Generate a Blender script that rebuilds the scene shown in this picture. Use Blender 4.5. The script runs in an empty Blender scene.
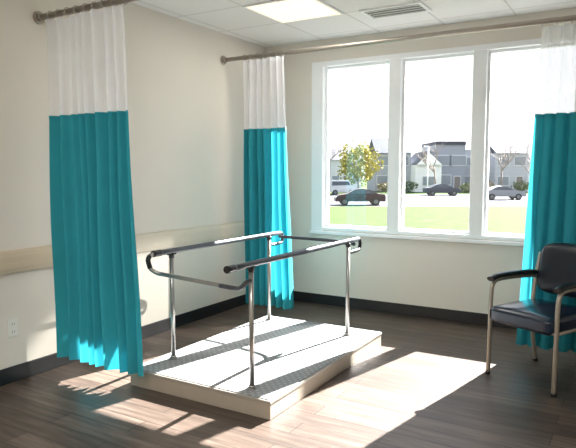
import bpy, bmesh, math, random
from mathutils import Vector, Matrix
random.seed(4)
C=bpy.context.scene.collection
# ---------------------------------------------------------------- helpers
def lin(c):
    o=[]
    for v in c:
        v/=255.0
        o.append(v/12.92 if v<=.04045 else ((v+.055)/1.055)**2.4)
    return (o[0],o[1],o[2],1)
def mat(name,c,rough=.6,metal=0,var=0.0,scale=8,bump=0.0,spec=.5,stretch=None,coat=0):
    m=bpy.data.materials.new(name); m.use_nodes=True
    n=m.node_tree.nodes; l=m.node_tree.links; b=n['Principled BSDF']
    b.inputs['Roughness'].default_value=rough; b.inputs['Metallic'].default_value=metal
    b.inputs['Specular IOR Level'].default_value=spec; b.inputs['Coat Weight'].default_value=coat
    col=lin(c)
    b.inputs['Base Color'].default_value=col
    tc=n.new('ShaderNodeTexCoord'); mp=n.new('ShaderNodeMapping'); l.new(tc.outputs['Object'],mp.inputs[0])
    if stretch: mp.inputs['Scale'].default_value=stretch
    nz=n.new('ShaderNodeTexNoise'); nz.inputs['Scale'].default_value=scale; nz.inputs['Detail'].default_value=4
    l.new(mp.outputs[0],nz.inputs['Vector'])
    mr=n.new('ShaderNodeMapRange'); mr.inputs[1].default_value=.3; mr.inputs[2].default_value=.7
    mr.inputs[3].default_value=1-var; mr.inputs[4].default_value=1+var
    l.new(nz.outputs[0],mr.inputs[0])
    mx=n.new('ShaderNodeVectorMath'); mx.operation='SCALE'; mx.inputs[0].default_value=col[:3]
    l.new(mr.outputs[0],mx.inputs['Scale']); l.new(mx.outputs[0],b.inputs['Base Color'])
    if bump:
        bp=n.new('ShaderNodeBump'); bp.inputs['Strength'].default_value=bump; bp.inputs['Distance'].default_value=.01
        l.new(nz.outputs[0],bp.inputs['Height']); l.new(bp.outputs[0],b.inputs['Normal'])
    return m
def finish(bm,name,m,parent=None,smooth=False,mods=()):
    me=bpy.data.meshes.new(name); bmesh.ops.recalc_face_normals(bm,faces=bm.faces) 
    bm.to_mesh(me); bm.free()
    o=bpy.data.objects.new(name,me); C.objects.link(o)
    for mm in (m if isinstance(m,(list,tuple)) else [m]): me.materials.append(mm)
    if smooth:
        for p in me.polygons: p.use_smooth=True
    if parent: o.parent=parent
    return o
def addbox(bm,x0,x1,y0,y1,z0,z1,mi=0):
    vs=[bm.verts.new((x,y,z)) for z in(z0,z1) for y in(y0,y1) for x in(x0,x1)]
    fs=[]
    for f in((0,2,3,1),(4,5,7,6),(0,1,5,4),(2,6,7,3),(0,4,6,2),(1,3,7,5)):
        fc=bm.faces.new([vs[i] for i in f]); fc.material_index=mi; fs.append(fc)
    return vs,fs
def box(name,x0,x1,y0,y1,z0,z1,m,parent=None,bev=0):
    bm=bmesh.new(); addbox(bm,x0,x1,y0,y1,z0,z1)
    if bev:
        bmesh.ops.bevel(bm,geom=bm.edges[:],offset=bev,segments=2,affect='EDGES',profile=.5)
    return finish(bm,name,m,parent,False)
def smoothpath(P,n=6):
    P=[Vector(p) for p in P]
    if len(P)<3: return P
    o=[]
    for i in range(len(P)-1):
        p0=P[max(i-1,0)];p1=P[i];p2=P[i+1];p3=P[min(i+2,len(P)-1)]
        for k in range(n):
            t=k/n
            o.append(.5*((2*p1)+(p2-p0)*t+(2*p0-5*p1+4*p2-p3)*t*t+(3*p1-p0-3*p2+p3)*t**3))
    o.append(P[-1]); return o
def addtube(bm,P,r,seg=12,mi=0,r2=None):
    P=[Vector(p) for p in P]; N=len(P); rings=[]; nrm=None
    for i in range(N):
        t=(P[min(i+1,N-1)]-P[max(i-1,0)]).normalized()
        if nrm is None:
            a=Vector((0,0,1)) if abs(t.z)<.9 else Vector((1,0,0)); nrm=t.cross(a).normalized()
        nrm=(nrm-t*nrm.dot(t)).normalized(); b=t.cross(nrm)
        rr=r if r2 is None else r+(r2-r)*i/(N-1)
        rings.append([bm.verts.new(P[i]+(nrm*math.cos(2*math.pi*k/seg)+b*math.sin(2*math.pi*k/seg))*rr) for k in range(seg)])
    for i in range(N-1):
        for k in range(seg):
            f=bm.faces.new((rings[i][k],rings[i][(k+1)%seg],rings[i+1][(k+1)%seg],rings[i+1][k])); f.smooth=True; f.material_index=mi
    f=bm.faces.new(rings[0][::-1]); f.material_index=mi
    f=bm.faces.new(rings[-1]); f.material_index=mi
def tube(name,P,r,m,parent=None,seg=14,n=6):
    bm=bmesh.new(); addtube(bm,smoothpath(P,n),r,seg); return finish(bm,name,m,parent)
def empty(name,loc,rz=0,label=None,cat=None,group=None):
    e=bpy.data.objects.new(name,None); e.empty_display_size=.1; e.location=loc; e.rotation_euler=(0,0,rz); C.objects.link(e)
    if label: e['label']=label; e['category']=cat
    if group: e['group']=group
    return e
def struct(o,label=None):
    o['kind']='structure'
    if label: o['label']=label; 
    return o
# ---------------------------------------------------------------- materials
M_wall=mat('wall_paint',(226,220,209),.85,var=.012,scale=3,bump=.04)
M_white=mat('white_vinyl',(246,247,248),.4,var=.01)
M_base=mat('black_rubber_base',(26,27,30),.45,var=.1)
M_rail=mat('tan_wall_guard',(208,191,166),.55,var=.04,scale=20,stretch=(1,.2,4))
M_steel=mat('brushed_steel',(168,166,162),.3,.9,var=.06,scale=40,stretch=(1,1,.1))
M_rod=mat('satin_nickel',(176,168,158),.38,.85,var=.05,scale=30)
M_grip=mat('dark_grip_rail',(78,82,88),.35,.5,var=.08,scale=20)
M_blk=mat('black_plastic',(22,23,26),.35,var=.1)
M_vinyl=mat('navy_vinyl',(15,34,56),.24,var=.06,scale=6,spec=.7)
M_frame=mat('chair_frame_taupe',(172,164,152),.42,.75,var=.05)
M_side=mat('platform_edge',(160,150,136),.6,var=.03,scale=6)
M_plate=mat('outlet_white',(232,230,224),.4,var=.01)

def floor_mat():
    m=bpy.data.materials.new('wood_plank_floor'); m.use_nodes=True
    n=m.node_tree.nodes;l=m.node_tree.links;b=n['Principled BSDF']
    tc=n.new('ShaderNodeTexCoord')
    br=n.new('ShaderNodeTexBrick'); br.offset=.37; br.offset_frequency=2
    br.inputs['Color1'].default_value=(0,0,0,1); br.inputs['Color2'].default_value=(1,1,1,1); br.inputs['Mortar'].default_value=(0,0,0,1)
    br.inputs['Scale'].default_value=1; br.inputs['Mortar Size'].default_value=.0024; br.inputs['Mortar Smooth'].default_value=.0; br.inputs['Brick Width'].default_value=1.2; br.inputs['Row Height'].default_value=.14
    l.new(tc.outputs['Object'],br.inputs['Vector'])
    mp=n.new('ShaderNodeMapping'); mp.inputs['Scale'].default_value=(1.3,16,1); l.new(tc.outputs['Object'],mp.inputs[0])
    nz=n.new('ShaderNodeTexNoise'); nz.inputs['Scale'].default_value=2.2; nz.inputs['Detail'].default_value=6; nz.inputs['Roughness'].default_value=.5; nz.inputs['Distortion'].default_value=.5
    l.new(mp.outputs[0],nz.inputs['Vector'])
    add=n.new('ShaderNodeMath'); add.operation='MULTIPLY_ADD'; add.inputs[1].default_value=.26
    l.new(br.outputs['Color'],add.inputs[0]); l.new(nz.outputs[0],add.inputs[2])
    cr=n.new('ShaderNodeValToRGB'); cr.color_ramp.elements[0].position=.3; cr.color_ramp.elements[0].color=lin((54,44,38))
    cr.color_ramp.elements[1].position=.95; cr.color_ramp.elements[1].color=lin((110,96,86))
    e=cr.color_ramp.elements.new(.6); e.color=lin((78,66,58))
    l.new(add.outputs[0],cr.inputs[0])
    mx=n.new('ShaderNodeMixRGB'); mx.blend_type='MIX'; l.new(br.outputs['Fac'],mx.inputs[0]); l.new(cr.outputs[0],mx.inputs[1]); mx.inputs[2].default_value=lin((30,25,22))
    l.new(mx.outputs[0],b.inputs['Base Color'])
    b.inputs['Roughness'].default_value=.4; b.inputs['Specular IOR Level'].default_value=.5
    bp=n.new('ShaderNodeBump'); bp.inputs['Strength'].default_value=.05; bp.inputs['Distance'].default_value=.004
    l.new(nz.outputs[0],bp.inputs['Height']); l.new(bp.outputs[0],b.inputs['Normal'])
    return m
def ceil_mat():
    m=bpy.data.materials.new('ceiling_tiles'); m.use_nodes=True
    n=m.node_tree.nodes;l=m.node_tree.links;b=n['Principled BSDF']
    tc=n.new('ShaderNodeTexCoord'); mp=n.new('ShaderNodeMapping'); mp.inputs['Location'].default_value=(-.70,.81,0); l.new(tc.outputs['Object'],mp.inputs[0])
    br=n.new('ShaderNodeTexBrick'); br.offset=0
    br.inputs['Scale'].default_value=1; br.inputs['Mortar Size'].default_value=.010; br.inputs['Mortar Smooth'].default_value=.1; br.inputs['Brick Width'].default_value=.61; br.inputs['Row Height'].default_value=.61
    br.inputs['Color1'].default_value=lin((244,243,240)); br.inputs['Color2'].default_value=lin((240,239,236)); br.inputs['Mortar'].default_value=lin((220,219,215))
    l.new(mp.outputs[0],br.inputs['Vector'])
    nz=n.new('ShaderNodeTexNoise'); nz.inputs['Scale'].default_value=90; l.new(tc.outputs['Object'],nz.inputs['Vector'])
    mx=n.new('ShaderNodeMixRGB'); mx.blend_type='MULTIPLY'; mx.inputs[0].default_value=.06
    l.new(br.outputs['Color'],mx.inputs[1]); l.new(nz.outputs['Color'],mx.inputs[2]); l.new(mx.outputs[0],b.inputs['Base Color'])
    b.inputs['Roughness'].default_value=.9
    return m
def deck_mat():
    # small raised lozenges on a pale plate: two sine lattices
    m=bpy.data.materials.new('diamond_plate_deck'); m.use_nodes=True
    n=m.node_tree.nodes;l=m.node_tree.links;b=n['Principled BSDF']
    tc=n.new('ShaderNodeTexCoord'); outs=[]
    for rot in(45,-45):
        mp=n.new('ShaderNodeMapping'); mp.inputs['Rotation'].default_value=(0,0,math.radians(rot)); l.new(tc.outputs['Object'],mp.inputs[0])
        wv=n.new('ShaderNodeTexWave'); wv.wave_type='BANDS'; wv.bands_direction='X'; wv.inputs['Scale'].default_value=8.5; l.new(mp.outputs[0],wv.inputs['Vector']); outs.append(wv.outputs['Fac'])
    mu=n.new('ShaderNodeMath'); mu.operation='MULTIPLY'; l.new(outs[0],mu.inputs[0]); l.new(outs[1],mu.inputs[1])
    mr=n.new('ShaderNodeMapRange'); mr.inputs[1].default_value=.25; mr.inputs[2].default_value=.6; l.new(mu.outputs[0],mr.inputs[0])
    mx=n.new('ShaderNodeMixRGB'); l.new(mr.outputs[0],mx.inputs[0]); mx.inputs[1].default_value=lin((128,130,132)); mx.inputs[2].default_value=lin((152,154,156))
    l.new(mx.outputs[0],b.inputs['Base Color'])
    b.inputs['Roughness'].default_value=.55
    bp=n.new('ShaderNodeBump'); bp.inputs['Strength'].default_value=.35; bp.inputs['Distance'].default_value=.002
    l.new(mr.outputs[0],bp.inputs['Height']); l.new(bp.outputs[0],b.inputs['Normal'])
    return m
def cloth_mat(name,c,transl=.35,alpha=1.0,net=False):
    m=bpy.data.materials.new(name); m.use_nodes=True
    n=m.node_tree.nodes;l=m.node_tree.links
    for x in list(n): n.remove(x)
    out=n.new('ShaderNodeOutputMaterial'); d=n.new('ShaderNodeBsdfPrincipled'); t=n.new('ShaderNodeBsdfTranslucent'); mx=n.new('ShaderNodeMixShader')
    tc=n.new('ShaderNodeTexCoord'); nz=n.new('ShaderNodeTexNoise'); nz.inputs['Scale'].default_value=6; l.new(tc.outputs['Object'],nz.inputs['Vector'])
    mr=n.new('ShaderNodeMapRange'); mr.inputs[3].default_value=.93; mr.inputs[4].default_value=1.07; l.new(nz.outputs[0],mr.inputs[0])
    vm=n.new('ShaderNodeVectorMath'); vm.operation='SCALE'; vm.inputs[0].default_value=lin(c)[:3]; l.new(mr.outputs[0],vm.inputs['Scale'])
    l.new(vm.outputs[0],d.inputs['Base Color']); l.new(vm.outputs[0],t.inputs[0]); d.inputs['Roughness'].default_value=.75
    d.inputs['Specular IOR Level'].default_value=.25
    mx.inputs[0].default_value=transl; l.new(d.outputs[0],mx.inputs[1]); l.new(t.outputs[0],mx.inputs[2])
    if net:
        tr=n.new('ShaderNodeBsdfTransparent'); m2=n.new('ShaderNodeMixShader'); m2.inputs[0].default_value=alpha
        l.new(tr.outputs[0],m2.inputs[1]); l.new(mx.outputs[0],m2.inputs[2]); l.new(m2.outputs[0],out.inputs[0])
    else: l.new(mx.outputs[0],out.inputs[0])
    return m
def glass_mat():
    m=bpy.data.materials.new('window_glass'); m.use_nodes=True
    n=m.node_tree.nodes;l=m.node_tree.links
    for x in list(n): n.remove(x)
    out=n.new('ShaderNodeOutputMaterial'); tr=n.new('ShaderNodeBsdfTransparent'); g=n.new('ShaderNodeBsdfGlossy'); g.inputs['Roughness'].default_value=.02
    mx=n.new('ShaderNodeMixShader'); mx.inputs[0].default_value=.03
    l.new(tr.outputs[0],mx.inputs[1]);l.new(g.outputs[0],mx.inputs[2]);l.new(mx.outputs[0],out.inputs[0]); return m
def emit_mat(name,c,s):
    m=bpy.data.materials.new(name); m.use_nodes=True; b=m.node_tree.nodes['Principled BSDF']
    b.inputs['Base Color'].default_value=lin(c); b.inputs['Emission Color'].default_value=lin(c); b.inputs['Emission Strength'].default_value=s; return m
M_floor=floor_mat(); M_ceil=ceil_mat(); M_deck=deck_mat(); M_glass=glass_mat()
M_teal=cloth_mat('teal_curtain_fabric',(48,152,166),.32)
M_net=cloth_mat('white_curtain_netting',(248,248,252),.45,.56,True)
M_lamp=emit_mat('light_diffuser',(255,238,205),1.05)
# ---------------------------------------------------------------- room
X1,Y0,H=4.6,-6.8,2.7
def room(name,*a,m=M_wall): return struct(box(name,*a,m))
room('floor',-.15,X1+.15,Y0-.15,.2,-.12,0,m=M_floor)
room('ceiling',-.15,X1+.15,Y0-.15,.2,H,H+.1,m=M_ceil)
room('wall_left',-.15,0,Y0-.15,.2,0,H)
room('wall_right',X1,X1+.15,Y0-.15,.2,0,H)
room('wall_rear',0,X1,Y0-.15,Y0,0,H)
WX0,WX1,WZ0,WZ1=.64,3.08,.775,2.46
bm=bmesh.new()
addbox(bm,0,WX0,0,.18,0,H);addbox(bm,WX1,X1,0,.18,0,H);addbox(bm,WX0,WX1,0,.18,0,WZ0);addbox(bm,WX0,WX1,0,.18,WZ1,H)
struct(finish(bm,'wall_back',M_wall))
# window frame
bm=bmesh.new()
fy0,fy1=-.012,.12
addbox(bm,WX0-.07,WX0+.055,fy0,fy1,WZ0-.02,WZ1+.025)     # left jamb + casing
addbox(bm,WX1-.055,WX1+.07,fy0,fy1,WZ0-.02,WZ1+.025)
addbox(bm,WX0+.055,WX1-.055,fy0,fy1,WZ1-.02,WZ1+.025)
addbox(bm,WX0+.055,WX1-.055,.005,fy1,WZ0,WZ0+.035)
for x0,x1 in((1.40,1.515),(2.19,2.30)): addbox(bm,x0,x1,.0,fy1,WZ0+.035,WZ1-.02)
panes=[(WX0+.055,1.40),(1.515,2.19),(2.30,WX1-.055)]
for a,b in panes:
    z0,z1=WZ0+.035,WZ1-.02; w=.022
    addbox(bm,a,a+w,.06,.11,z0,z1);addbox(bm,b-w,b,.06,.11,z0,z1);addbox(bm,a+w,b-w,.06,.11,z0,z0+w);addbox(bm,a+w,b-w,.06,.11,z1-w,z1)
win=struct(finish(bm,'window_1',M_white),'white three-pane picture window')
for a,b in panes:
    box('glass',a+.02,b-.02,.083,.088,WZ0+.055,WZ1-.04,M_glass,win)
struct(box('trim_1',WX0-.075,WX1+.075,-.04,.0,WZ0-.035,WZ0-.005,M_white,None,.006),'white window sill board')
# baseboards
struct(box('baseboard_left',0,.014,Y0,0,0,.105,M_base,None,.003))
struct(box('baseboard_back',.014,X1-.014,-.014,0,0,.105,M_base,None,.003))
struct(box('baseboard_right',X1-.014,X1,Y0,0,0,.105,M_base,None,.003))
# wall guard rail
bm=bmesh.new(); prof=[(0,.72),(.022,.725),(.03,.76),(.03,.83),(.022,.865),(0,.87)]
vs=[[bm.verts.new((x,y,z)) for x,z in prof] for y in(Y0,-2.2)]
for i in range(5): bm.faces.new((vs[0][i],vs[0][i+1],vs[1][i+1],vs[1][i]))
bm.faces.new(vs[0]);bm.faces.new(vs[1][::-1])
struct(finish(bm,'trim_2',M_rail),'tan wood-look wall guard rail')
M_rail2=mat('painted_wall_guard',(219,208,190),.6,var=.02)
bm=bmesh.new()
vs=[[bm.verts.new((x,y,z)) for x,z in prof] for y in(-2.2,-.002)]
for i in range(5): bm.faces.new((vs[0][i],vs[0][i+1],vs[1][i+1],vs[1][i]))
bm.faces.new(vs[0]);bm.faces.new(vs[1][::-1])
struct(finish(bm,'trim_3',M_rail2),'beige wall guard rail')
# outlet
ou=empty('wall_outlet',(0,-3.06,.36),0,'white duplex electrical outlet on the cream wall above baseboard','outlet')
box('cover_plate',0,.006,-.036,.036,-.058,.058,M_plate,ou,.002)
M_dk=mat('outlet_slots',(60,58,55),.6)
for z in(-.026,.026):
    bm=bmesh.new()
    addbox(bm,.005,.009,-.017,.017,z-.014,z+.014)
    addbox(bm,.0085,.0095,-.009,-.006,z-.006,z+.006,1);addbox(bm,.0085,.0095,.006,.009,z-.006,z+.006,1)
    finish(bm,'socket',[M_plate,M_dk],ou)
# ceiling light
cl=empty('ceiling_light',(1.005,-1.115,H),0,'square recessed ceiling light panel, glowing warm white','light')
bm=bmesh.new(); a=.305
addbox(bm,-a,a,-a,-a+.02,-.012,-.001);addbox(bm,-a,a,a-.02,a,-.012,-.001);addbox(bm,-a,-a+.02,-a+.02,a-.02,-.012,-.001);addbox(bm,a-.02,a,-a+.02,a-.02,-.012,-.001)
finish(bm,'light_frame',M_white,cl)
box('diffuser',-a+.02,a-.02,-a+.02,a-.02,-.008,-.002,M_lamp,cl)
# vent
M_vent=mat('vent_white',(205,205,203),.5,.1,var=.03); M_vd=mat('vent_dark',(60,60,62),.7)
ve=empty('air_vent',(1.71,-.68,H),0,'white louvred ceiling air diffuser with slats','vent')
bm=bmesh.new(); w,h=.26,.145
addbox(bm,-w,w,-h,-h+.025,-.014,-.001);addbox(bm,-w,w,h-.025,h,-.014,-.001);addbox(bm,-w,-w+.03,-h+.025,h-.025,-.014,-.001);addbox(bm,w-.03,w,-h+.025,h-.025,-.014,-.001)
finish(bm,'vent_frame',M_white,ve)
box('vent_back',-w+.03,w-.03,-h+.025,h-.025,-.004,-.001,M_vd,ve)
for i in range(4):
    y=-h+.052+i*.0625
    bm=bmesh.new(); addbox(bm,-w+.03,w-.03,y-.014,y+.014,-.016,-.010)
    finish(bm,'slat',M_vent,ve)
# ---------------------------------------------------------------- curtain rods
def rod(name,x0,x1,y,z,label,flange=(True,False)):
    e=empty(name,(x0,y,z),0,label,'curtain rod','nickel curtain rods')
    tube('rod_tube',[(.004,0,0),((x1-x0)/2,0,0),(x1-x0-.004,0,0)],.0195,M_rod,e,14,1)
    for i,fl in enumerate(flange):
        if not fl: continue
        xx=0 if i==0 else x1-x0; s=1 if i==0 else -1
        bm=bmesh.new(); addtube(bm,[(xx+s*.001,0,0),(xx+s*.01,0,0),(xx+s*.014,0,0)],.042,20); addtube(bm,[(xx+s*.012,0,0),(xx+s*.04,0,0)],.026,18)
        finish(bm,'wall_flange',M_rod,e)
    return e
rod('curtain_rod',0,X1,-2.78,2.40,'brushed nickel curtain rod mounted on wall above the guard rail',(True,True))
rod('curtain_rod',0,X1,-.75,2.447,'long brushed nickel curtain rod spanning before the window',(True,True))
# ---------------------------------------------------------------- curtains
def curtain(loc,tx0,tx1,bx0,bx1,ztop,zmid,zbot,nf,amp,seed,label):
    e=empty('privacy_curtain',(loc[0],loc[1],0),0,label,'curtain','teal privacy curtains')
    rnd=random.Random(seed); ph=[rnd.uniform(0,6.28) for _ in range(4)]
    NX=nf*14
    def pt(s,z):
        t=(ztop-z)/(ztop-zbot)
        x0=tx0+(bx0-tx0)*t; x1=tx1+(bx1-tx1)*t
        sw=s+.026*math.sin(2*math.pi*2*s+ph[0])+.016*t*math.sin(2*math.pi*3*s+ph[1])
        am=amp*(.6+.4*min(1,t*1.6))*(1+.4*math.sin(2*math.pi*1.3*s+ph[2]))
        th=2*math.pi*nf*sw+ph[3]+.6*t*math.sin(5*s+ph[1])
        y=am*math.sin(th)+.28*am*math.sin(2*th+ph[0]+1.5*t)+.006*math.sin(9*t+s*7)
        x=x0+(x1-x0)*s+.35*am*math.cos(th)*.5
        return (x,y,z)
    def sheet(name,za,zb,nz,m,hem):
        bm=bmesh.new(); g=[]
        for j in range(nz+1):
            z=za+(zb-za)*j/nz
            g.append([bm.verts.new(pt(i/NX,z)) for i in range(NX+1)])
        for j in range(nz):
            for i in range(NX): bm.faces.new((g[j][i],g[j][i+1],g[j+1][i+1],g[j+1][i]))
        return finish(bm,name,m,e,True)
    sheet('mesh_header',ztop-.03,zmid,10,M_net,0)
    sheet('fabric_panel',zmid-.001,zbot,34,M_teal,0)
    for nm,za,zb in(('top_hem',ztop-.03,ztop-.065),('header_seam',zmid+.012,zmid-.012)):
        bm=bmesh.new(); pr=None
        for i in range(NX+1):
            p=pt(i/NX,(za+zb)/2)
            c=(bm.verts.new((p[0],p[1]-.002,za)),bm.verts.new((p[0],p[1]-.002,zb)))
            if pr: bm.faces.new((pr[0],c[0],c[1],pr[1]))
            pr=c
        finish(bm,nm,M_net if nm=='top_hem' else M_teal,e,True)
    for i in range(nf+1):
        bm=bmesh.new()
        p=pt(min(1,max(0,i/nf)),ztop-.035)
        ring=[(p[0]+.0,.026*math.cos(a),.0+ztop+.026*math.sin(a)) for a in [2*math.pi*k/12 for k in range(13)]]
        addtube(bm,ring,.003,6)
        addtube(bm,[(p[0],0,ztop-.025),(p[0],p[1],ztop-.04)],.002,6)
        finish(bm,'curtain_ring',M_rod,e)
    return e
curtain((0,-2.78),.125,.80,.13,.90,2.40,1.735,.115,8,.038,3,'teal privacy curtain with white mesh top, hanging beside wall outlet')
curtain((0,-.75),.25,.69,.27,.79,2.447,1.768,.11,6,.042,8,'teal privacy curtain with white mesh top, beside the bright window')
curtain((0,-.72),2.84,3.5,2.74,3.55,2.447,1.785,.07,7,.038,5,'teal privacy curtain with white mesh top, beside black armchair')
# ---------------------------------------------------------------- therapy platform
px0,px1,py0,py1=.71,1.785,-2.72,-1.08; cx=(px0+px1)/2; cy=(py0+py1)/2
T=empty('therapy_platform',(cx,cy,0),0,'low grey-beige walking platform with textured deck and two steel handrails','therapy platform')
box('platform_base',px0-cx,px1-cx,py0-cy,py1-cy,0,.093,M_side,T,.004)
M_trim=mat('deck_edge_trim',(150,145,136),.45,.1,var=.03)
box('edge_trim',px0-cx-.004,px1-cx+.004,py0-cy-.004,py1-cy+.004,.091,.110,M_trim,T,.003)
box('platform_deck',px0-cx+.008,px1-cx-.008,py0-cy+.008,py1-cy-.008,.108,.115,M_deck,T,.003)
ZD=.115
def P(x,y,z): return (x-cx,y-cy,z)
ZR=.85
bars=[(.82,-2.60,-1.05,(-2.43,-1.22)),(1.595,-2.85,-1.13,(-2.62,-1.31))]
for x,ya,yb,pys in bars:
    h=tube('handrail',[P(x,ya,ZR),P(x,(ya+yb)/2,ZR),P(x,yb,ZR)],.018,M_grip,T,16,4)
    tube('rail_end',[P(x,yb,ZR),P(x,yb+.03,ZR-.008),P(x,yb+.048,ZR-.042),P(x,yb+.035,ZR-.078),P(x,yb,ZR-.09),P(x,pys[1]+.015,ZR-.09)],.014,M_blk if x>1 else M_grip,T,12,6)
    for py in pys:
        po=tube('post',[P(x,py,ZD),P(x,py,.45),P(x,py,ZR-.03)],.0145,M_steel,T,14,1)
        bm=bmesh.new(); addtube(bm,[P(x,py,ZD),P(x,py,ZD+.006)],.028,20); addtube(bm,[P(x,py,ZD+.006),P(x,py,ZD+.02)],.019,16)
        finish(bm,'post_flange',M_steel,T)
        bm=bmesh.new(); addtube(bm,[P(x,py,ZR-.045),P(x,py,ZR-.012)],.018,14); addbox(bm,*(lambda q:(q[0]-.012,q[0]+.012,q[1]-.035,q[1]+.035,ZR-.025,ZR-.015))(P(x,py,0)))
        finish(bm,'rail_bracket',M_blk,T)
zc=.725
tube('crossbar',[P(.82,-2.60,ZR),P(.82,-2.635,ZR-.008),P(.822,-2.652,ZR-.035),P(.832,-2.645,zc+.04),P(.87,-2.62,zc+.008),P(.94,-2.61,zc),P(1.2,-2.62,zc-.012),P(1.40,-2.635,zc-.02)],.0135,M_steel,T,14,6)
tube('crossbar_end',[P(1.38,-2.634,zc-.02),P(1.48,-2.645,zc-.022),P(1.54,-2.665,zc-.015),P(1.575,-2.68,zc+.002),P(1.59,-2.67,zc+.022),P(1.595,-2.63,zc+.028)],.0142,M_grip,T,14,6)
tube('crossbar',[P(.82,-1.05,ZR-.03),P(.86,-1.03,ZR-.035),P(1.2,-1.06,ZR-.035),P(1.5,-1.12,ZR-.035),P(1.595,-1.2,ZR-.035)],.014,M_grip,T,12,6)
for x,y,z in((.82,-2.60,ZR),(1.595,-2.85,ZR)):
    tube('end_sleeve',[P(x,y+.07,z),P(x,y+.03,z),P(x,y-.006,z)],.021,M_blk,T,14,2)
tube('end_sleeve',[P(.832,-2.645,zc+.04),P(.822,-2.652,ZR-.035),P(.82,-2.635,ZR-.01)],.016,M_blk,T,12,4)
# ---------------------------------------------------------------- chair
ch=empty('armchair',(2.985,-1.20,0),math.radians(-26.7),'navy-black vinyl waiting-room armchair with taupe metal frame by curtain','chair')
w=.245; fr=-.235; rr=.22
def cushion(name,x0,x1,y0,y1,z0,z1,m,parent,crown=.02):
    bm=bmesh.new(); bmesh.ops.create_cube(bm,size=2)
    bmesh.ops.subdivide_edges(bm,edges=bm.edges[:],cuts=15,use_grid_fill=True)
    cxx,cyy,cz=(x0+x1)/2,(y0+y1)/2,(z0+z1)/2
    sg=lambda a: 1 if a>=0 else -1
    for v in bm.verts:
        x,y,z=v.co; 
        k=max(abs(x),abs(y)); edge=max(0,(k-.84)/.16)
        zz=z*(1-.45*edge**2)
        rx=x; ry=y
        cr=max(0,abs(x)-.8)/.2*max(0,abs(y)-.8)/.2
        rx-=sg(x)*.05*cr; ry-=sg(y)*.05*cr
        v.co=(cxx+rx*(x1-x0)/2,cyy+ry*(y1-y0)/2,cz+zz*(z1-z0)/2+(crown*(1-x*x)*(1-y*y) if z>0 else 0))
    return finish(bm,name,m,parent,True)
cushion('seat',-.235,.235,-.285,.215,.37,.48,M_vinyl,ch,.024)
bm=bmesh.new(); NX,NZ=16,14; front=[];back=[]
for j in range(NZ+1):
    r1=[];r2=[]
    for i in range(NX+1):
        u=i/NX*2-1; t=j/NZ; q=2*t-1
        hw=.225*(1-.16*max(0,abs(q)-.55)**2/.2)-.012*(1-t); x=u*hw
        z=.705+q*.178*(1-.12*max(0,abs(u)-.5)**2/.25)
        y=.24+.07*t-.03*(u*u)
        th=.034*(1-abs(u)**5)*(1-abs(q)**5)+.006
        r1.append(bm.verts.new((x,y-th,z)));r2.append(bm.verts.new((x,y+th*.5,z)))
    front.append(r1);back.append(r2)
for j in range(NZ):
    for i in range(NX):
        bm.faces.new((front[j][i],front[j][i+1],front[j+1][i+1],front[j+1][i]));bm.faces.new((back[j][i],back[j+1][i],back[j+1][i+1],back[j][i+1]))
for j in range(NZ):
    bm.faces.new((front[j][0],front[j+1][0],back[j+1][0],back[j][0]));bm.faces.new((front[j][NX],back[j][NX],back[j+1][NX],front[j+1][NX]))
for i in range(NX):
    bm.faces.new((front[0][i],back[0][i],back[0][i+1],front[0][i+1]));bm.faces.new((front[NZ][i],front[NZ][i+1],back[NZ][i+1],back[NZ][i]))
finish(bm,'backrest',mat('black_vinyl_back',(18,25,38),.35,var=.06,scale=6),ch,True)
for s in(-1,1):
    tube('front_leg',[(s*w,fr-.01,.005),(s*w,fr-.005,.3),(s*w,fr,.56),(s*w,fr+.02,.625),(s*w,fr+.07,.648),(s*w,.0,.648),(s*w,.20,.64),(s*w,.245,.63)],.0145,M_frame,ch,12,6)
    tube('rear_leg',[(s*w,rr+.06,.005),(s*w,rr+.02,.2),(s*w,rr,.42),(s*w,rr+.03,.62),(s*w*.97,rr+.07,.80)],.0145,M_frame,ch,12,6)
    bm=bmesh.new(); pts=smoothpath([(s*w,fr-.015,.652),(s*w,fr+.05,.672),(s*w,-.05,.678),(s*w,.12,.672),(s*w,.235,.66)],6)
    addtube(bm,pts,.022,12)
    for v in bm.verts: v.co.z=.668+(v.co.z-.668)*.8; v.co.x=s*w+(v.co.x-s*w)*1.3
    finish(bm,'armrest',M_blk,ch)
    for yy in(fr-.01,rr+.06): tube('foot_glide',[(s*w,yy,0),(s*w,yy,.01),(s*w,yy,.02)],.017,M_blk,ch,12,1)
bm=bmesh.new()
addtube(bm,[(-w,fr,.385),(w,fr,.385)],.011,10)
finish(bm,'seat_rail',M_frame,ch)
bm=bmesh.new()
addtube(bm,[(-w,rr+.0,.39),(w,rr+.0,.39)],.011,10)
finish(bm,'seat_rail',M_frame,ch)
for s in(-1,1):
    tube('seat_rail',[(s*w,fr,.385),(s*w,0,.387),(s*w,rr,.39)],.011,M_frame,ch,10,1)
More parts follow.
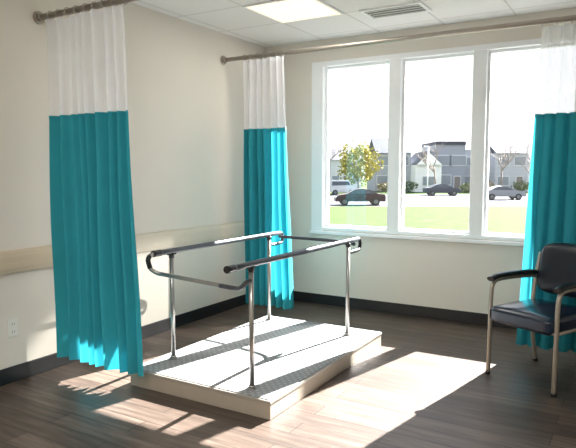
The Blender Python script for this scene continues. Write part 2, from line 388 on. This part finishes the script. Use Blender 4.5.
# ---------------------------------------------------------------- outdoors
CAM=Vector((3.4855,-5.3796,1.3765)); YAW=.5374; GZ=-1.5
rv=Vector((math.cos(YAW),math.sin(YAW),0)); fv=Vector((-math.sin(YAW),math.cos(YAW),0))
def W(L,D,z=GZ): return Vector((CAM.x,CAM.y,0))+rv*L+fv*D+Vector((0,0,z))
M_grass=mat('grass',(58,74,38),.95,var=.2,scale=1.2,spec=.05)
M_road=mat('asphalt',(72,74,79),.9,var=.06,scale=.6,spec=.1)
M_walk=mat('concrete',(140,139,135),.9,var=.04,scale=.8)
def slab(name,L0,L1,D0,D1,z,m,label,cat,stuff=False):
    o=box(name,-(L1-L0)/2,(L1-L0)/2,0,D1-D0,-.3,0,m); o.location=W((L0+L1)/2,D0,z); o.rotation_euler=(0,0,YAW)
    o['label']=label;o['category']=cat
    if stuff:o['kind']='stuff'
    return o
slab('lawn',-60,90,10,49.4,GZ,M_grass,'flat green grass lawn outside the window','lawn',True)
slab('sidewalk',-60,90,49.4,50.2,GZ+.0,M_walk,'pale concrete sidewalk between lawn and street','sidewalk')
slab('street',-90,130,50.2,76,GZ-.0,M_road,'grey asphalt street with parked cars','street')
slab('lawn',-150,200,76,220,GZ-.0,M_grass,'grass verge around the houses','lawn',True)
def car(L,D,ln,rz,col,label,kindh=1.0,van=False):
    e=empty('car',W(L,D,GZ),YAW+rz,label,'car','parked cars')
    mb=mat('car_paint',col,.4,.1,var=.02); s=ln/4.4
    if van: prof=[(-2.2,.35),(-2.2,1.0),(-2.1,1.7),(-1.9,1.85),(1.0,1.85),(1.5,1.2),(2.15,1.0),(2.2,.35)]
    else: prof=[(-2.2,.35),(-2.22,.75),(-2.12,.95),(-1.5,1.02),(-1.15,1.2),(-.8,1.36),(-.2,1.44),(.4,1.4),(.8,1.2),(1.15,1.0),(1.9,.88),(2.18,.7),(2.2,.35)]
    def extr(pr,hw,m,nm,taper=0):
        bm=bmesh.new(); A=[];B=[]
        for x,z in pr:
            k=hw-taper*max(0,z-.95)
            A.append(bm.verts.new((x*s,-k,z*kindh)));B.append(bm.verts.new((x*s,k,z*kindh)))
        n=len(pr)
        for i in range(n): bm.faces.new((A[i],A[(i+1)%n],B[(i+1)%n],B[i]))
        bm.faces.new(A[::-1]);bm.faces.new(B)
        return finish(bm,nm,m,e)
    extr(prof,.88,mb,'car_body',.3)
    gl=[(-1.3,1.04),(-1.1,1.17),(-.78,1.3),(-.2,1.37),(.35,1.33),(.7,1.18),(.92,1.02)] if not van else [(-1.9,1.2),(-1.85,1.7),(.95,1.7),(1.3,1.25)]
    extr(gl,.895,M_cg,'car_windows',.3)
    for x in(-1.35,1.4):
        for y in(-.82,.82):
            bm=bmesh.new(); addtube(bm,[(x*s,y-.1,.33),(x*s,y+.1,.33)],.33,18); addtube(bm,[(x*s,y-.115,.33),(x*s,y+.115,.33)],.19,12,1)
            finish(bm,'wheel',[M_blk,M_hub],e)
    for y in(-.6,.6): box('headlight',2.1*s,2.2*s,y-.16,y+.16,.62,.76,M_white,e)
    return e
M_cg=mat('car_glass',(72,78,86),.15,var=.05)
M_hub=mat('wheel_hub',(110,112,115),.4,.3)
M_hg=mat('house_glass',(130,138,148),.3,var=.05)
car(6.25,51.4,4.3,math.pi,(58,38,44),'dark maroon sedan parked at edge of the lawn',1.0)
car(18.8,72,4.2,0,(56,62,74),'dark blue-grey sedan parked on the street')
car(22.4,61.5,4.4,0,(130,134,140),'silver sedan parked on the street')
car(6.9,74.5,3.2,0,(190,192,194),'small white van parked by the trees',1.0,True)
def house(L0,L1,D,dep,h,rt,rh,cw,cr_,nw,rows,label,ww=1.2,wh=1.4):
    e=empty('house',W((L0+L1)/2,D,GZ),YAW,label,'house','houses across the street'); hw=(L1-L0)/2
    mw=mat('house_wall',cw,.85,var=.05,scale=.6,stretch=(.2,.2,6)); mr_=mat('house_roof',cr_,.8,var=.08,scale=2,spec=.1)  # wall colours are lightened to stand in for distance haze
    box('house_body',-hw,hw,0,dep,0,h,mw,e)
    bm=bmesh.new()
    if rt=='flat':
        addbox(bm,-hw-.0,hw+.0,-.2,dep+.2,h,h+rh)
    elif rt=='side':
        a=[(-hw-.0,-.4,h),(hw+.0,-.4,h),(hw+.0,dep+.4,h),(-hw-.0,dep+.4,h),(-hw-.0,dep/2,h+rh),(hw+.0,dep/2,h+rh)]
        v=[bm.verts.new(q) for q in a]
        for f in((0,1,5,4),(2,3,4,5),(0,4,3),(1,2,5),(0,3,2,1)): bm.faces.new([v[i] for i in f])
    else:
        a=[(-hw-.0,-.4,h),(hw+.0,-.4,h),(hw+.0,dep,h),(-hw-.0,dep,h),(0,-.4,h+rh),(0,dep,h+rh)]
        v=[bm.verts.new(q) for q in a]
        for f in((0,1,4),(2,3,5),(1,2,5,4),(3,0,4,5),(0,3,2,1)): bm.faces.new([v[i] for i in f])
    finish(bm,'roof',mr_,e)
    if rt=='front':
        bm=bmesh.new(); v=[bm.verts.new(q) for q in((-hw,-.42,h),(hw,-.42,h),(0,-.42,h+rh-.25))]; bm.faces.new(v)
        finish(bm,'gable_wall',mw,e)
    for r in range(rows):
        for i in range(nw):
            x=-hw+(i+.5)*(2*hw/nw); zz=.9+r*2.9
            if r==0 and i==nw//2 and nw>1:
                bm=bmesh.new(); addbox(bm,x-.55,x+.55,-.06,.02,0,2.3,0); addbox(bm,x-.45,x+.45,-.08,-.05,.05,2.2,1); finish(bm,'front_door',[M_wd,M_dr],e); continue
            bm=bmesh.new(); addbox(bm,x-ww/2-.1,x+ww/2+.1,-.06,.02,zz,zz+wh,0); addbox(bm,x-ww/2,x+ww/2,-.08,-.05,zz+.1,zz+wh-.1,1)
            finish(bm,'house_window',[M_wd,M_hg],e)
    return e
M_dr=mat('door_paint',(120,114,112),.5); M_wd=mat('house_trim',(205,208,212),.6)
house(-16,-.5,108,10,4.6,'side',2.2,(200,200,200),(84,84,90),5,1,'long pale low house beyond the trees')
house(-.5,7.5,108,9,5.8,'side',1.8,(182,187,194),(82,84,92),3,2,'hazy grey house beyond the yellow tree')
house(7.5,13.0,104,9,5.0,'side',2.0,(192,194,198),(86,88,96),3,1,'pale grey house behind the yellow tree')
house(13.0,18.3,88,9,5.7,'side',2.4,(160,165,175),(76,80,90),2,2,'grey two-storey townhouse with dark pitched roof',2.0,1.5)
house(18.3,22.0,84.5,9,3.9,'front',2.0,(226,229,232),(100,102,108),1,1,'small white gabled house among grey townhouses',1.6)
house(22.0,26.4,88,9,6.9,'flat',.5,(146,151,162),(70,74,84),2,2,'dark grey flat-roofed townhouse with white windows',2.4,1.6)
house(26.4,30.2,90,9,6.2,'side',1.4,(168,173,183),(80,84,94),2,2,'grey townhouse adjoining the flat-roofed one')
house(30.2,35.0,86,9,5.6,'side',2.0,(176,181,190),(76,80,90),2,2,'light grey pitched-roof townhouse beside the street',1.6)
house(35.0,50.0,86,10,4.2,'side',3.0,(212,216,223),(84,88,98),4,1,'wide white house with pale grey roof',2.4)
# trees
M_bark=mat('bark',(140,130,124),.9,var=.15,scale=5)
def leaves(bm,rnd,N,sx,sz,cz,s0,s1):
    for _ in range(N):
        a=rnd.uniform(0,6.28); u=rnd.uniform(-1,1); rad=rnd.uniform(.35,1)**.6*(1+.2*math.sin(3*a+u*4))
        c=Vector((math.cos(a)*math.sqrt(1-u*u)*rad*sx,math.sin(a)*math.sqrt(1-u*u)*rad*sx,cz+u*rad*sz))
        s=rnd.uniform(s0,s1); n1=Vector((rnd.uniform(-1,1),rnd.uniform(-1,1),rnd.uniform(-1,1))).normalized(); n2=n1.orthogonal().normalized(); n3=n1.cross(n2)
        bm.faces.new([bm.verts.new(c+n2*s),bm.verts.new(c+n3*s),bm.verts.new(c-n2*s),bm.verts.new(c-n3*s)])
def tree(L,D,h,foliage,label,seed,cr=1.0):
    e=empty('tree',W(L,D,GZ+.03),0,label,'tree','trees across the street'); rnd=random.Random(seed); bm=bmesh.new(); tips=[]
    def br(p,d,ln,r,k):
        pts=[p]; q=p.copy(); dd=d.copy()
        for _ in range(4):
            dd=(dd+Vector((rnd.uniform(-.12,.12),rnd.uniform(-.12,.12),.04))).normalized(); q=q+dd*ln/4; pts.append(q.copy())
        addtube(bm,pts,r,6 if k>1 else 4,0,r*.55)
        tips.append(q)
        if k>0:
            for _ in range(4 if k>1 else 5):
                i=rnd.choice([2,3,4]); a=rnd.uniform(0,6.28); nd=(dd*1.0+Vector((math.cos(a),math.sin(a),rnd.uniform(.0,.5)))*.75).normalized()
                br(pts[i],nd,ln*rnd.uniform(.55,.72),r*.5,k-1)
    br(Vector((0,0,0)),Vector((0,0,1)),h*.42,.018*h,3)
    finish(bm,'trunk',M_bark,e)
    if foliage:
        bm=bmesh.new(); leaves(bm,rnd,1700,h*.30*cr,h*.36,h*.54,.08*h/6,.2*h/6)
        finish(bm,'foliage',mat('foliage',foliage,.9,var=.2,scale=1.4,spec=.05),e)
    return e
tree(9.6,80,7.4,(158,152,84),'tree with soft yellow-green autumn leaves near the street',1,1.3)
tree(5.2,84,9,None,'bare leafless tree near the street',2)
tree(20.6,82,8.8,None,'bare leafless tree in front of houses',3)
tree(29.6,82,9.5,None,'bare leafless tree in front of grey house',6)
tree(34.4,83,8.5,None,'bare leafless tree beside light grey house',11)
def shrub(L,D,w_,h_,col,label,seed):
    e=empty('shrub',W(L,D,GZ+.02),0,label,'shrub','shrubs along the house fronts'); rnd=random.Random(seed)
    tube('stem',[(0,0,0),(0,0,h_*.3),(0,0,h_*.6)],.05,M_bark,e,6,1)
    bm=bmesh.new(); leaves(bm,rnd,350,w_/2,h_*.40,h_*.5,.08,.16); finish(bm,'foliage',mat('shrub_leaf',col,.9,var=.25,scale=2,spec=.05),e)
for i,(L,w_,h_) in enumerate(((2.0,3,1.8),(13.4,2.4,1.6),(16.4,2.6,1.9),(24.6,2.2,1.5),(27.0,2.4,2.0),(32.0,2.4,1.8),(38,2.4,1.6))):
    shrub(L,80.8,w_,h_,((110,118,92),(128,122,98),(98,108,84))[i%3],'rounded muted green shrub before the houses',20+i)
lp=empty('street_lamp',W(18.4,77.6,GZ),YAW,'slim white street lamp post beside the street','street lamp')
tube('lamp_pole',[(0,0,0),(0,0,3),(0,0,6.2)],.09,M_white,lp,10,1)
box('lamp_head',-.6,.1,-.1,.1,6.15,6.3,M_white,lp,.02)
# ---------------------------------------------------------------- light
def sunlamp(nm,e,d,ang,col):
    sun=bpy.data.lights.new(nm,'SUN'); sun.energy=e; sun.angle=math.radians(ang); sun.color=col
    so=bpy.data.objects.new(nm,sun); C.objects.link(so); so.rotation_euler=Vector(d).to_track_quat('-Z','Y').to_euler()
sunlamp('sun',62,(-.22,-1,-.745),.5,(1,.975,.94))
# spot added outside for low left-wall patches, aimed through the window; source invented
sl=bpy.data.lights.new('wall_patch_spot','SPOT'); sl.energy=19000; sl.spot_size=math.radians(5.2); sl.spot_blend=.3; sl.shadow_soft_size=.06; sl.color=(1,.96,.9)
so=bpy.data.objects.new('wall_patch_spot',sl); C.objects.link(so)
aim=Vector((0,-2.15,-.16)); src=aim+Vector((.94,1,.66))*12
so.location=src; so.rotation_euler=(aim-src).to_track_quat('-Z','Y').to_euler()
wd=bpy.data.worlds.new('world'); bpy.context.scene.world=wd; wd.use_nodes=True
n=wd.node_tree.nodes;l=wd.node_tree.links; bg=n['Background']
tc=n.new('ShaderNodeTexCoord'); sp=n.new('ShaderNodeSeparateXYZ'); cr=n.new('ShaderNodeValToRGB')
l.new(tc.outputs['Generated'],sp.inputs[0]); l.new(sp.outputs['Z'],cr.inputs[0]); l.new(cr.outputs[0],bg.inputs[0])
cr.color_ramp.elements[0].color=(.98,.99,1,1); cr.color_ramp.elements[1].color=(.7,.82,1,1); cr.color_ramp.elements[1].position=.8
bg.inputs[1].default_value=1.8
def area(name,loc,sx,sy,e,rot=(0,0,0),col=(1,.965,.93)):
    a=bpy.data.lights.new(name,'AREA'); a.shape='RECTANGLE'; a.size=sx;a.size_y=sy;a.energy=e;a.color=col
    o=bpy.data.objects.new(name,a); o.location=loc;o.rotation_euler=rot;C.objects.link(o)
area('fill_lamp',(3.0,-4.9,2.68),1.2,.6,46)  # added fill out of view to brighten the room; no fixture modelled
area('fill_lamp',(1.6,-5.2,2.68),1.2,.6,46)  # second added fill, likewise unseen
area('recessed_lamp',(1.005,-1.115,2.68),.5,.5,9)
cam=bpy.data.cameras.new('camera'); co=bpy.data.objects.new('camera',cam); C.objects.link(co)
cam.lens=587.16*36/576; cam.sensor_width=36; co.location=CAM; co.rotation_euler=(math.pi/2-.0883,0,YAW); cam.clip_end=500
bpy.context.scene.camera=co
vs=bpy.context.scene.view_settings; vs.view_transform='Standard'; vs.look='None'
